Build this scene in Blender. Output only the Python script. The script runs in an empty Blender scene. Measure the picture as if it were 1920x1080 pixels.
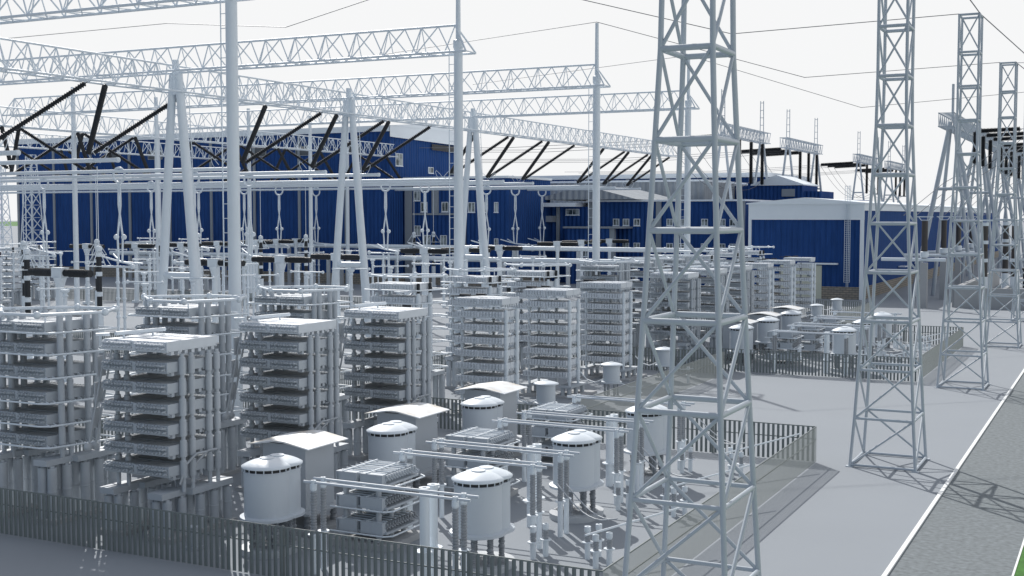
import bpy, math, random
from mathutils import Vector, Matrix
random.seed(7)
C = bpy.context.scene.collection
V = Vector
# ------------------------------------------------------------------ materials
def new_mat(name, col, rough=0.5, metal=0.0, noise=0.0, nscale=3.0, bump=0.0, bscale=30.0):
    m = bpy.data.materials.new(name); m.use_nodes = True
    nt = m.node_tree; b = nt.nodes['Principled BSDF']
    b.inputs['Base Color'].default_value = (*col, 1); b.inputs['Roughness'].default_value = rough
    b.inputs['Metallic'].default_value = metal
    tc = nt.nodes.new('ShaderNodeTexCoord')
    if noise > 0:
        n = nt.nodes.new('ShaderNodeTexNoise'); n.inputs['Scale'].default_value = nscale
        n.inputs['Detail'].default_value = 6
        nt.links.new(tc.outputs['Object'], n.inputs['Vector'])
        mx = nt.nodes.new('ShaderNodeMixRGB'); mx.blend_type = 'MIX'
        mx.inputs[1].default_value = (*[c*(1-noise) for c in col], 1)
        mx.inputs[2].default_value = (*[min(1, c*(1+noise)) for c in col], 1)
        nt.links.new(n.outputs['Fac'], mx.inputs[0]); nt.links.new(mx.outputs[0], b.inputs['Base Color'])
    if bump > 0:
        n2 = nt.nodes.new('ShaderNodeTexNoise'); n2.inputs['Scale'].default_value = bscale
        nt.links.new(tc.outputs['Object'], n2.inputs['Vector'])
        bp = nt.nodes.new('ShaderNodeBump'); bp.inputs['Strength'].default_value = bump
        nt.links.new(n2.outputs['Fac'], bp.inputs['Height']); nt.links.new(bp.outputs[0], b.inputs['Normal'])
    return m
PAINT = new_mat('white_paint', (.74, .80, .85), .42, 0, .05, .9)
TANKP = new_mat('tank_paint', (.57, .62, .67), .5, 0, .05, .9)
TOWER = new_mat('galvanised_steel', (.47, .52, .57), .4, 0, .08, 1.2)
GREYP = new_mat('grey_paint', (.46, .49, .52), .5, 0, .08, 1.5)
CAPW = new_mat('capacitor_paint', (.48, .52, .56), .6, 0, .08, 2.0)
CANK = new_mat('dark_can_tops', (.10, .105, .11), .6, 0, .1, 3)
CAPD = new_mat('pale_and_sunlit_capacitor_paint', (.68, .72, .765), .55, 0, .06, 2.0)
WIREF = new_mat('pale_fence_bars', (.42, .44, .41), .6, 0, .08, 2)
BLACK = new_mat('black_rubber', (.016, .019, .024), .55, 0, .1, 3)
GREYI = new_mat('grey_porcelain', (.30, .32, .345), .4, 0, .35, 6)
FENCE = new_mat('fence_paint', (.20, .228, .228), .6, 0, .08, 2)
CONC = new_mat('concrete', (.282, .307, .335), .95, 0, .05, .12, .08, 4)
PADC = new_mat('plinth_concrete', (.40, .41, .42), .9, 0, .06, 1, .1, 8)
ASPH = new_mat('asphalt', (.178, .20, .21), .95, 0, .6, 3.5, .5, 14)
WHITE = new_mat('kerb_white', (.82, .83, .82), .7)
GRASS = new_mat('grass', (.05, .17, .022), .95, 0, .5, 2.5, .6, 25)
TRIM = new_mat('grey_trim', (.31, .34, .37), .6, 0, .04, 1)
ROOFW = new_mat('white_roof_sheet', (.84, .89, .93), .6, 0, .03, .5)
CREAM = new_mat('cream_panel', (.62, .63, .52), .6, 0, .03, 1)
DARKO = new_mat('dark_opening', (.02, .022, .026), .5)
WIRE = new_mat('grey_wire', (.17, .18, .20), .5, .4)
SHEDW = new_mat('shed_paint', (.44, .475, .515), .55, 0, .05, .8)
def stain_mat():
    m = new_mat('weathered_roof', (.70, .72, .74), .5)
    nt = m.node_tree; b = nt.nodes['Principled BSDF']
    tc = nt.nodes.new('ShaderNodeTexCoord'); n = nt.nodes.new('ShaderNodeTexNoise'); n.inputs['Scale'].default_value = .9
    nt.links.new(tc.outputs['Object'], n.inputs['Vector'])
    r = nt.nodes.new('ShaderNodeValToRGB'); r.color_ramp.elements[0].position = .42; r.color_ramp.elements[1].position = .68
    r.color_ramp.elements[0].color = (.74, .77, .80, 1); r.color_ramp.elements[1].color = (.60, .55, .47, 1)
    nt.links.new(n.outputs['Fac'], r.inputs[0]); nt.links.new(r.outputs[0], b.inputs['Base Color'])
    return m
STAIN = stain_mat()
def glass_mat():
    m = new_mat('window_glass', (.20, .24, .25), .12)
    nt = m.node_tree; b = nt.nodes['Principled BSDF']
    tc = nt.nodes.new('ShaderNodeTexCoord'); n = nt.nodes.new('ShaderNodeTexNoise'); n.inputs['Scale'].default_value = .55
    nt.links.new(tc.outputs['Object'], n.inputs['Vector'])
    r = nt.nodes.new('ShaderNodeValToRGB'); r.color_ramp.elements[0].position = .4; r.color_ramp.elements[1].position = .6
    r.color_ramp.elements[0].color = (.05, .07, .08, 1); r.color_ramp.elements[1].color = (.42, .47, .48, 1)
    nt.links.new(n.outputs['Fac'], r.inputs[0]); nt.links.new(r.outputs[0], b.inputs['Base Color'])
    return m
GLASS = glass_mat()
def sheet_mat(name, col, axis_scale=1.0):
    # ribbed cladding: vertical ribs by bump, wear by noise
    m = new_mat(name, col, .75)
    nt = m.node_tree; b = nt.nodes['Principled BSDF']; b.inputs['Specular IOR Level'].default_value = .12
    tc = nt.nodes.new('ShaderNodeTexCoord'); sp = nt.nodes.new('ShaderNodeSeparateXYZ')
    nt.links.new(tc.outputs['Object'], sp.inputs[0])
    ad = nt.nodes.new('ShaderNodeMath'); ad.operation = 'ADD'
    nt.links.new(sp.outputs[0], ad.inputs[0]); nt.links.new(sp.outputs[1], ad.inputs[1])
    mu = nt.nodes.new('ShaderNodeMath'); mu.operation = 'MULTIPLY'; mu.inputs[1].default_value = 2*math.pi/1.05*axis_scale
    nt.links.new(ad.outputs[0], mu.inputs[0])
    sn = nt.nodes.new('ShaderNodeMath'); sn.operation = 'SINE'; nt.links.new(mu.outputs[0], sn.inputs[0])
    bp = nt.nodes.new('ShaderNodeBump'); bp.inputs['Strength'].default_value = 1.0; bp.inputs['Distance'].default_value = .13
    nt.links.new(sn.outputs[0], bp.inputs['Height']); nt.links.new(bp.outputs[0], b.inputs['Normal'])
    n = nt.nodes.new('ShaderNodeTexNoise'); n.inputs['Scale'].default_value = .25; n.inputs['Detail'].default_value = 8
    n.inputs['Scale'].default_value = 1.0
    mp = nt.nodes.new('ShaderNodeMapping'); mp.inputs['Scale'].default_value = (1.1, 1.1, .22); nt.links.new(tc.outputs['Object'], mp.inputs['Vector']); nt.links.new(mp.outputs[0], n.inputs['Vector'])
    cr = nt.nodes.new('ShaderNodeMapRange'); cr.inputs['From Min'].default_value = .3; cr.inputs['From Max'].default_value = .7; nt.links.new(n.outputs['Fac'], cr.inputs[0])
    mx = nt.nodes.new('ShaderNodeMixRGB'); mx.inputs[1].default_value = (*[c*.84 for c in col], 1); mx.inputs[2].default_value = (*[c*1.12 for c in col], 1)
    nt.links.new(cr.outputs[0], mx.inputs[0]); nt.links.new(mx.outputs[0], b.inputs['Base Color'])
    return m
BLUE = sheet_mat('blue_cladding', (.023, .076, .25))
GREYC = sheet_mat('grey_cladding', (.36, .39, .42), .7)
def brick_mat():
    m = new_mat('stone_plinth', (.3, .27, .23), .85)
    nt = m.node_tree; b = nt.nodes['Principled BSDF']
    tc = nt.nodes.new('ShaderNodeTexCoord'); sp = nt.nodes.new('ShaderNodeSeparateXYZ'); nt.links.new(tc.outputs['Object'], sp.inputs[0])
    ad = nt.nodes.new('ShaderNodeMath'); ad.operation = 'ADD'; nt.links.new(sp.outputs[0], ad.inputs[0]); nt.links.new(sp.outputs[1], ad.inputs[1])
    cb = nt.nodes.new('ShaderNodeCombineXYZ'); nt.links.new(ad.outputs[0], cb.inputs[0]); nt.links.new(sp.outputs[2], cb.inputs[1])
    br = nt.nodes.new('ShaderNodeTexBrick'); nt.links.new(cb.outputs[0], br.inputs['Vector'])
    br.inputs['Scale'].default_value = 1.0; br.inputs['Color1'].default_value = (.36, .31, .25, 1); br.inputs['Color2'].default_value = (.27, .25, .22, 1)
    br.inputs['Mortar'].default_value = (.14, .13, .12, 1); br.inputs['Mortar Size'].default_value = .05
    br.inputs['Brick Width'].default_value = 1.1; br.inputs['Row Height'].default_value = .42
    nt.links.new(br.outputs['Color'], b.inputs['Base Color'])
    return m
BRICK = brick_mat()
# ------------------------------------------------------------------ mesh builder
class MB:
    def __init__(s): s.v = []; s.f = []; s.sm = []
    def box(s, x0, x1, y0, y1, z0, z1, M=None):
        b = len(s.v); ps = [(x, y, z) for z in (z0, z1) for x, y in ((x0, y0), (x1, y0), (x1, y1), (x0, y1))]
        if M: ps = [tuple(M @ V(p)) for p in ps]
        s.v += ps
        for q in ((0, 3, 2, 1), (4, 5, 6, 7), (0, 1, 5, 4), (1, 2, 6, 5), (2, 3, 7, 6), (3, 0, 4, 7)):
            s.f.append([b+i for i in q]); s.sm.append(False)
        return s
    def cbox(s, c, d): return s.box(c[0]-d[0]/2, c[0]+d[0]/2, c[1]-d[1]/2, c[1]+d[1]/2, c[2]-d[2]/2, c[2]+d[2]/2)
    def tube(s, a, b, r, n=6, r2=None, caps=True):
        a = V(a); b = V(b); d = b-a
        if d.length < 1e-6: return s
        z = d.normalized(); x = z.orthogonal().normalized(); y = z.cross(x); r2 = r if r2 is None else r2
        k = len(s.v)
        for p, q in ((a, r), (b, r2)):
            for i in range(n):
                t = 2*math.pi*i/n; s.v.append(tuple(p + q*(math.cos(t)*x + math.sin(t)*y)))
        for i in range(n):
            j = (i+1) % n; s.f.append([k+i, k+j, k+n+j, k+n+i]); s.sm.append(n > 4)
        if caps:
            k2 = len(s.v); s.v += s.v[k:k+2*n]
            s.f.append([k2+i for i in range(n)][::-1]); s.sm.append(False)
            s.f.append([k2+n+i for i in range(n)]); s.sm.append(False)
        return s
    def path(s, pts, r, n=6):
        for a, b in zip(pts[:-1], pts[1:]): s.tube(a, b, r, n, caps=True)
        return s
    def lathe(s, prof, n=12, c=(0, 0, 0), M=None, smooth=True, hard=True):
        # prof: list of (r, z); each band has its own verts so edges stay crisp
        for (r0, z0), (r1, z1) in zip(prof[:-1], prof[1:]):
            k = len(s.v)
            for r, z in ((r0, z0), (r1, z1)):
                for i in range(n):
                    t = 2*math.pi*i/n; p = V((c[0]+r*math.cos(t), c[1]+r*math.sin(t), c[2]+z))
                    s.v.append(tuple(M @ p) if M else tuple(p))
            for i in range(n):
                j = (i+1) % n; s.f.append([k+i, k+j, k+n+j, k+n+i]); s.sm.append(smooth and abs(z1-z0) > 1e-4)
        return s
    def ball(s, c, r, n=8, m=5):
        k = len(s.v)
        for a in range(1, m):
            t = math.pi*a/m
            for i in range(n):
                u = 2*math.pi*i/n; s.v.append((c[0]+r*math.sin(t)*math.cos(u), c[1]+r*math.sin(t)*math.sin(u), c[2]+r*math.cos(t)))
        top = len(s.v); s.v += [(c[0], c[1], c[2]+r), (c[0], c[1], c[2]-r)]
        for i in range(n):
            j = (i+1) % n
            s.f.append([top, k+i, k+j]); s.sm.append(True)
            s.f.append([top+1, k+(m-2)*n+j, k+(m-2)*n+i]); s.sm.append(True)
            for a in range(m-2): s.f.append([k+a*n+i, k+(a+1)*n+i, k+(a+1)*n+j, k+a*n+j]); s.sm.append(True)
        return s
    def torus(s, c, R, r, axis='x', n=20, m=6):
        pts = []
        for i in range(n+1):
            t = 2*math.pi*i/n; a, b = R*math.cos(t), R*math.sin(t)
            pts.append({'x': (c[0], c[1]+a, c[2]+b), 'y': (c[0]+a, c[1], c[2]+b), 'z': (c[0]+a, c[1]+b, c[2])}[axis])
        return s.path(pts, r, m)
    def poly(s, pts): k = len(s.v); s.v += [tuple(p) for p in pts]; s.f.append(list(range(k, k+len(pts)))); s.sm.append(False); return s
    def prism(s, pts, y0, y1):
        # pts in (x,z), extruded along y
        a = [(p[0], y0, p[1]) for p in pts]; b = [(p[0], y1, p[1]) for p in pts]; n = len(pts)
        s.poly(a); s.poly(b[::-1])
        for i in range(n): j = (i+1) % n; s.poly([a[j], a[i], b[i], b[j]])
        return s
    def mesh(s, name, m):
        me = bpy.data.meshes.new(name); me.from_pydata(s.v, [], s.f); me.materials.append(m)
        me.polygons.foreach_set('use_smooth', s.sm); me.update()
        return me
    def build(s, name, m, parent=None, loc=(0, 0, 0)):
        return link(name, s.mesh(name, m), parent, loc)
def link(name, me, parent=None, loc=(0, 0, 0)):
    o = bpy.data.objects.new(name, me); C.objects.link(o); o.location = loc
    if parent: o.parent = parent
    return o
def thing(name, label, cat, loc=(0, 0, 0), rz=0, group=None):
    o = bpy.data.objects.new(name, None); C.objects.link(o); o.location = loc; o.rotation_euler = (0, 0, rz); o.empty_display_size = .3
    return tag(o, label, cat, group)
def tag(o, label, cat, group=None, kind=None):
    o['label'] = label
    if cat: o['category'] = cat
    if group: o['group'] = group
    if kind: o['kind'] = kind
    return o
def struct(name, mb, m): o = mb.build(name, m); o['kind'] = 'structure'; return o
def kids(o): return KID.get(o.name) or [c for c in bpy.data.objects if c.parent == o]
KID = {}
def dup(root, loc, label, rz=None, group=None, scale=None):
    if root.name not in KID:
        KID[root.name] = [c for c in bpy.data.objects if c.parent == root]
        for c in KID[root.name]: KID[c.name] = [g for g in bpy.data.objects if g.parent == c]
    r = root.copy(); C.objects.link(r); r.location = loc
    if rz is not None: r.rotation_euler = (0, 0, rz)
    if scale: r.scale = scale
    r['label'] = label
    if group: r['group'] = group
    for ch in KID[root.name]:
        c = ch.copy(); C.objects.link(c); c.parent = r
        for g in KID[ch.name]:
            d = g.copy(); C.objects.link(d); d.parent = c
    return r
ORD = ['nearest', 'second nearest', 'third nearest', 'fourth nearest', 'fifth nearest', 'sixth nearest', 'seventh nearest', 'eighth nearest', 'ninth nearest', 'tenth nearest', 'eleventh nearest', 'twelfth nearest']
FIRST = {}
def place(key, maker, loc, label, rz=0, group=None):
    if key not in FIRST:
        o = maker(label, group); o.location = loc; o.rotation_euler = (0, 0, rz); FIRST[key] = o; return o
    return dup(FIRST[key], loc, label, rz, group)
# ------------------------------------------------------------------ ground, road, sky
g = MB(); S = 3000
struct('ground', MB().poly([(-S, -300, 0), (S, -300, 0), (S, 3500, 0), (-S, 3500, 0)]), CONC)
struct('road', MB().poly([(-8.95, -200, .004), (-4.03, -200, .004), (-4.03, 2500, .004), (-8.95, 2500, .004)]), ASPH)
struct('kerb', MB().box(-9.1, -8.9, -200, 2500, -.1, .09), WHITE)
struct('road_edge_line', MB().box(-4.12, -4.03, -200, 2500, -.1, .03), WHITE)
struct('grass_verge', MB().poly([(-4.03, -200, .006), (9, -200, .006), (9, 2500, .006), (-4.03, 2500, .006)]), GRASS)
struct('far_grass_field', MB().poly([(-2500, 1300, .01), (-272, 1300, .01), (-272, 3000, .01), (-2500, 3000, .01)]), GRASS)
# ------------------------------------------------------------------ lattice towers along the road
def lattice_tower(label, group):
    t = thing('lattice_tower', label, 'lattice tower', group=group)
    def hw(z):
        k = min(1, z/22.0); return 1.95+(0.85-1.95)*k**.85, 2.2+(1.12-2.2)*k**.85
    lv = [3*i for i in range(12)]; lv[-1] = 33.3
    def cor(z): a, b = hw(z); return [(-a, -b, z), (a, -b, z), (a, b, z), (-a, b, z)]
    for i in range(4):
        m = MB()
        for z0, z1 in zip(lv[:-1], lv[1:]): m.tube(cor(z0)[i], cor(z1)[i], .1, 8)
        m.build('leg', TOWER, t)
    for z in lv:
        m = MB(); c = cor(z)
        if z == 0: c = [(p[0], p[1], .12) for p in c]
        for i in range(4): m.tube(c[i], c[(i+1) % 4], .085 if z < 9 else .105, 8)
        m.build('crossbar', TOWER, t)
    for z0, z1 in zip(lv[:-1], lv[1:]):
        a, b = cor(z0 if z0 else .12), cor(z1)
        m = MB(); m.tube(a[0], b[1], .07, 6); m.tube(a[1], b[2], .07, 6); m.tube(a[2], b[3], .07, 6); m.tube(b[0], a[3], .07, 6)
        m.build('diagonal_brace', TOWER, t)
    m = MB()
    for p in cor(0): m.box(p[0]-.22, p[0]+.22, p[1]-.22, p[1]+.22, 0, .05)
    m.build('base_plate', TOWER, t)
    return t
TW = ['big lattice tower in the foreground, its foot below the picture', 'lattice tower standing whole beside the fence corner', 'third lattice tower along the kerb, joined by a kinked sky wire',
      'fourth lattice tower along the kerb, top just under the frame edge', 'fifth lattice tower along the kerb, cut by the right edge', 'sixth lattice tower far down the kerb']
for k in range(6): place('lt', lattice_tower, (-13.12, 40.3+39*k, 0), TW[k], group='lattice towers along the kerb')
# ------------------------------------------------------------------ truss beams
def truss(name, label, a, b, w, h, step, parent=None, tip=0, mat=PAINT, rc=.11, rb=.06, group=None, box=False):
    # bottom chords at z of a/b; triangular (one top chord) or box
    a = V(a); b = V(b); L = (b-a).length; d = (b-a)/L; sd = V((-d.y, d.x, 0)); up = V((0, 0, 1))
    t = thing(name, label, 'steel beam', tuple(a), group=group)
    def B(s, k): return d*s + sd*(w/2*k)
    def T(s, k): return d*s + up*h + (sd*(w/2*k) if box else V((0, 0, 0)))
    t0 = tip; t1 = L-tip
    tops = (1, -1) if box else (0,)
    for k in tops: MB().tube(T(t0, k), T(t1, k), rc, 8).build('top_chord', mat, t)
    for k in (1, -1): MB().tube(B(0, k), B(L, k), rc, 8).build('bottom_chord', mat, t)
    m = MB(); n = max(2, int(round((t1-t0)/step)))
    xs = [t0+(t1-t0)*i/n for i in range(n+1)]
    for i, s in enumerate(xs):
        for k in (1, -1):
            if i < n:
                mid = (xs[i]+xs[i+1])/2
                if k == 1 or box: m.tube(T(s, k), B(mid, k), rb, 4); m.tube(B(mid, k), T(xs[i+1], k), rb, 4)
                else: m.tube(B(s, k), T(mid, k), rb, 4); m.tube(T(mid, k), B(xs[i+1], k), rb, 4)
                m.tube(B(s, k), B(mid, -k), rb*.8, 4)
                m.tube(T(s, k), B(s, k), rb*.8, 4)
        m.tube(B(s, 1), B(s, -1), rb, 4)
        if box:
            m.tube(T(s, 1), T(s, -1), rb, 4)
            if i < n: m.tube(T(s, 1), T(xs[i+1], -1), rb*.8, 4)
    if tip:
        for k in (1, -1):
            m.tube(T(t1, k), B(L, k), rc*.8, 6); m.tube(T(t0, k), B(0, k), rc*.8, 6)
        m.tube(B(L, 1), B(L, -1), rb, 4)
    m.build('bracing', mat, t)
    return t
LAM = .85
MX = -55.1
MY = [34.5, 67.7, 99.6, 132.4, 165.4]
BN = ['cut off by the top of the picture', 'reaching over the frame to the second tall round pole', 'behind it, ending at the third tall round pole', 'farthest crossing beam, ending behind the foreground lattice tower', 'last']
for i, y in enumerate(MY[1:]):
    truss('truss_beam', 'white triangular truss beam '+BN[i], (-150, y, 30.3), (MX+1.3, y, 30.3), 1.9, 2.5, 3.6, tip=1.6, group='truss beams crossing to the tall round poles')
LB = ['long white truss beam running away diagonally, carrying the nearest black insulator strings', 'lower white truss beam running away behind the bus tubes, left half', 'lowest and farthest white truss beam in front of the blue hall']
for i, (x, y0, y1) in enumerate(((-89, 45, 258), (-144.5, 60, 232), (-187, 80, 232))):
    truss('truss_beam', LB[i], (x, y0, 28.3), (x, y1, 28.3), 2.0, 2.7, 3.3, rc=.1, group='truss beams running away from the camera')
# ------------------------------------------------------------------ tall round poles with ladders
def ladder_mesh(h, r, z0=1.0, w=.5, step=.9):
    m = MB()
    for s in (-w/2, w/2): m.tube((s, 0, z0), (s, 0, h), .045, 4)
    z = z0+.3
    while z < h: m.tube((-w/2, 0, z), (w/2, 0, z), .035, 4); z += step
    return m
def monopole(label, group):
    t = thing('round_pole', label, 'steel pole', group=group)
    MB().tube((0, 0, 0), (0, 0, 31.2), .46, 20, .40).build('shaft', PAINT, t)
    m = MB(); m.lathe([(.40, 30.6), (.47, 30.8), (.47, 31.4), (.26, 31.5)], 20); m.build('collar', PAINT, t)
    MB().tube((0, 0, 31.3), (0, 0, 37.5), .24, 12, .2).build('lightning_rod', PAINT, t)
    m = MB(); m.lathe([(1.0, 0), (1.0, .35), (.6, .36)], 16); m.build('footing', PADC, t)
    l = ladder_mesh(30.5, 0, w=.55, step=1.0).build('ladder', PAINT, t); l.location = (-.75, .12, 0)
    return t
PN = ['tall round pole with a ladder, nearest, rising out of the top of the picture', 'second tall round pole at the tip of the long truss beam', 'third tall round pole with its thin rod ending in the sky', 'fourth tall round pole seen through the foreground lattice tower']
for i, y in enumerate(MY[1:]): place('mp', monopole, (MX, y, 0), PN[i], group='tall round poles in one line')
# ------------------------------------------------------------------ A-frame supports
def aframe(label, group):
    t = thing('a_frame_support', label, 'steel support', group=group)
    for p in ((-2.9, 0), (2.9, 0), (0.6, 3.2)):
        MB().tube((p[0], p[1], 0), (p[0]*.12, p[1]*.12, 30.2), .52, 14, .4).build('leg', PAINT, t)
    MB().tube((-2.0, 0, 9.2), (2.0, 0, 9.2), .38, 12).build('cross_tube', PAINT, t)
    MB().tube((0, 0, 28.0), (0, 0, 31.6), .46, 14, .34).build('head', PAINT, t)
    l = ladder_mesh(28.5, 0, w=.6, step=1.0).build('ladder', PAINT, t); l.location = (1.6, 1.2, 0); l.rotation_euler = (0, math.radians(-2.5), 0)
    return t
AN = [('off the left edge', 66), ('left, in front of the blue hall', 100.3), ('in the middle, behind the third insulator pair', 132.2), ('right, just behind the second tall round pole', 165.4)]
for n, y in AN: place('af', aframe, (-89, y, 0), 'white leaning-leg support of long beam, '+n, group='supports of the long diagonal beam')
def pole(label, group):
    t = thing('beam_support', label, 'steel support', group=group)
    MB().tube((0, 0, 0), (0, 0, 28.6), .42, 12, .36).build('shaft', PAINT, t)
    MB().tube((0, 0, 28.6), (0, 0, 35.0), .34, 10, .3).build('lightning_rod', PAINT, t)
    MB().lathe([(.8, 0), (.8, .3), (.5, .31)], 12).build('footing', PADC, t)
    return t
for x, y, n in ((-144.5, 140, 'leftmost'), (-144.5, 158, 'second from the left'), (-144.5, 182, 'right of the nearest tall pole'), (-144.5, 201, 'in the middle gap'), (-187, 150, 'far left'), (-187, 205, 'far middle'), (-150, 222, 'beside the hall corner')):
    place('pl', pole, (x, y, 0), 'plain round support pole with thin rod, lower beams, '+n, group='supports of the lower beams')
# ------------------------------------------------------------------ bus tubes and V insulator strings
TY = [82.5, 96.0, 120.9, 135.2, 147.4, 172.2, 185.0, 198.6, 223.2]
TY2 = [236.4, 249.8]
tube_mesh = MB().tube((0, 0, 0), (-170, 0, 0), .23, 14).mesh('bus_tube', PAINT)
tube_short = MB().tube((0, 0, 0), (-62, 0, 0), .23, 14).mesh('bus_tube', PAINT)
cap_mesh = MB().lathe([(.27, 0), (.27, .3), (.16, .36), (0, .37)], 14, M=Matrix.Rotation(math.pi/2, 4, 'Y')).mesh('end_cap', PAINT)
for i, y in enumerate(TY+TY2):
    far = y > 230
    xe = [-92.4, -93.2, -97.8, -95, -94.5, -95.5, -94, -95, -93.5, -94.5, -94][i]
    t = thing('bus_tube', 'long white overhead bus tube, %s one from the camera' % ORD[i], 'bus tube', (xe, y, 21.2 if i else 21.3), group='overhead bus tubes')
    link('tube', tube_short if (far) else tube_mesh, t); link('end_cap', cap_mesh, t)
    if far: t.location.x = xe
    m = MB()   # loop of jumper wire and clamp where the strings meet the tube
    for s in (-1, 1):
        pts = [(-2.6+s*1.2*math.sin(u*math.pi), .3*s, .5+.9*math.sin(u*math.pi*1.4)+u*.1) for u in [q/8 for q in range(9)]]
        m.path(pts, .035, 5)
    m.build('jumper_loop', PAINT, t)
def string_mesh(L, fat=1.0):
    prof = [(.03, 0), (.05, .25)]; n = int(L/.26); z = .3; dz = (L-.6)/n
    for i in range(n): prof += [(.19*fat, z), (.3*fat, z+dz*.35), (.19*fat, z+dz*.7)]; z += dz
    prof += [(.05, L-.25), (.03, L)]
    return MB().lathe(prof, 9).mesh('insulator_string', BLACK)
sm = {}
def istring(a, b, label, group, name='insulator_string', fat=1.0):
    a = V(a); b = V(b); L = round((b-a).length, 1)
    if (L, fat) not in sm: sm[(L, fat)] = string_mesh(L, fat)
    o = link(name, sm[(L, fat)], None, tuple(a)); o.rotation_mode = 'QUATERNION'; o.rotation_quaternion = (b-a).to_track_quat('Z', 'Y')
    return tag(o, label, 'insulator', group)
beamname = {-89: 'the long beam', -144.5: 'the lower beam', -187: 'the farthest beam'}
for i, y in enumerate(TY+TY2):
    for bx, dxs in ((-89, (-8,)), (-144.5, (8, -8)), (-187, (8,))):
        if bx < -89 and y > 225: continue
        if bx == -187 and i > 6: continue
        for dx in dxs:
            for s in (-1, 1):
                side = {(-1, -8): 'near limb', (1, -8): 'far limb', (-1, 8): 'near limb on its right', (1, 8): 'far limb on its right'}[(s, dx)]
                istring((bx, y+s*5.6, 28.2), (bx+dx, y+s*.15, 21.75), 'black insulator slanting from %s, %s, %s V' % (beamname[bx], side, ORD[i]), 'slanting insulator strings over the bus tubes')
# ------------------------------------------------------------------ disconnectors hanging under tubes
def disconnector(label, group):
    t = thing('disconnector', label, 'disconnector', group=group)
    m = MB(); m.torus((0, 0, 20.7), .95, .16, 'y', 22, 7); m.build('ring', PAINT, t)
    m = MB()
    for s in (-1, 1):
        m.tube((s*.13, 0, 19.9), (s*.18, 0, 16.9), .13, 8); m.tube((s*.18, 0, 16.9), (-s*.55, s*.1, 12.7), .13, 8)
        m.tube((-s*.55, s*.1, 12.7), (-s*.3, 0, 9.5), .13, 8)
    m.build('folding_arm', PAINT, t)
    for s in (-1, 1): MB().ball((s*.55, s*.1, 12.7), .36, 10, 7).build('joint_ball', PAINT, t)
    m = MB()
    for a, l in ((.35, 3.0), (-.35, 3.0), (math.pi-.5, 3.0), (math.pi+.4, 3.2)):
        m.tube((0, 0, 9.5), (l*math.cos(a), l*math.sin(a), 9.5+(.9 if math.cos(a) < 0 else -.25)), .12, 7)
    m.tube((-2.9, -.9, 8.9), (2.9, -.9, 8.9), .15, 8)
    m.build('contact_arm', PAINT, t)
    for s in (-1, 1): MB().ball((s*2.9, -.9, 8.95), .36, 10, 7).build('end_ball', PAINT, t)
    for x in (-.55, .55):
        m = MB(); pr = [(.26, .5)]
        for z in (.5, 2.9, 5.0, 7.0): pr += [(.2, z+.1), (.17, z+1.5 if z < 7 else 8.9)]; pr += [(.32, z+1.8), (.2, z+2.0)] if z < 6.5 else []
        m.lathe([p for p in pr], 10, (x, 0, 0)); m.build('post', PAINT, t)
    MB().lathe([(.9, 0), (.9, .5), (0, .5)], 14).build('footing', PADC, t)
    return t
def disc_lab(n, row): return 'white folding-arm disconnector under the tubes, %s in the %s row' % (ORD[n], row)
for n, y in enumerate((120.9, 135.2, 147.4, 172.2+.0, 185.0, 198.6, 223.2, 236.4, 249.8)):
    if n == 3: continue
    place('dc', disconnector, (-117, y, 0), disc_lab(n if n < 3 else n-1, 'front'), group='disconnectors under the tubes')
for n, y in enumerate((147.4, 172.2, 185.0, 198.6, 210.0, 223.2)):
    place('dc', disconnector, (-159, y, 0), disc_lab(n, 'rear'), group='disconnectors under the tubes')
# ------------------------------------------------------------------ circuit breakers (T shape)
def breaker(label, group):
    t = thing('circuit_breaker', label, 'circuit breaker', group=group)
    m = MB(); m.lathe([(.9, 0), (.9, .4), (.42, .4), (.42, 3.2), (.5, 3.2), (.5, 3.4), (.36, 3.4), (.32, 8.5), (.4, 8.6), (.36, 8.7), (.6, 9.5), (.6, 9.65)], 18); m.build('column', PAINT, t)
    m = MB(); m.box(-.68, .68, -.45, .45, 9.62, 10.5); m.build('head', PAINT, t)
    m = MB(); m.box(-.72, .72, -.5, .5, 10.5, 10.58); m.build('head_lid', PAINT, t)
    for s in (-1, 1):
        R = Matrix.Translation((s*.68, 0, 10.08)) @ Matrix.Rotation(s*math.pi/2, 4, 'Y') @ Matrix.Rotation(0, 4, 'Z')
        pr = [(.3, 0)]; z = 0
        for i in range(16):
            r = .39 if 2 < i < 14 else .34; pr += [(r, z+.05), (r, z+.16), (r-.05, z+.18), (r-.05, z+.2)]; z += .2
        pr += [(.3, z), (.34, z+.1), (.34, z+.3), (0, z+.3)]
        MB().lathe(pr, 16, M=R).build('bushing', BLACK, t)
    return t
BL = [(-90.6, 85.7, 'alone at the far left'), (-93.8, 111.7, 'left of the nearest tall pole'), (-93.2, 123.4, 'right of the nearest tall pole'), (-92.6, 134.5, 'beside the middle leaning support'),
      (-95.6, 162.2, 'left of the second tall pole'), (-92.8, 170, 'half hidden by the second tall pole'), (-93.7, 183.5, 'right of the second tall pole'), (-97.7, 215.6, 'left of the third tall pole'), (-98.7, 229.5, 'just right of the third tall pole'),
      (-157, 188, 'small, rear row, behind the left support'), (-159, 209, 'small, rear row, in the middle gap'), (-97.9, 242.6, 'farthest right of the third tall pole'),
      (-163.2, 160.6, 'small, rear row, far left'), (-158.2, 167.3, 'small, rear row, second from the left'), (-156.3, 177.0, 'small, rear row, by the left leaning support'), (-158, 201, 'small, rear row, right of the nearest tall pole'), (-160, 217, 'small, rear row, left of the middle support')]
for i, (x, y, n) in enumerate(BL): place('cb', breaker, (x, y, 0), 'white T-shaped breaker with black bushings, '+n, rz=.06*((i % 3)-1), group='T-shaped circuit breakers')
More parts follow.
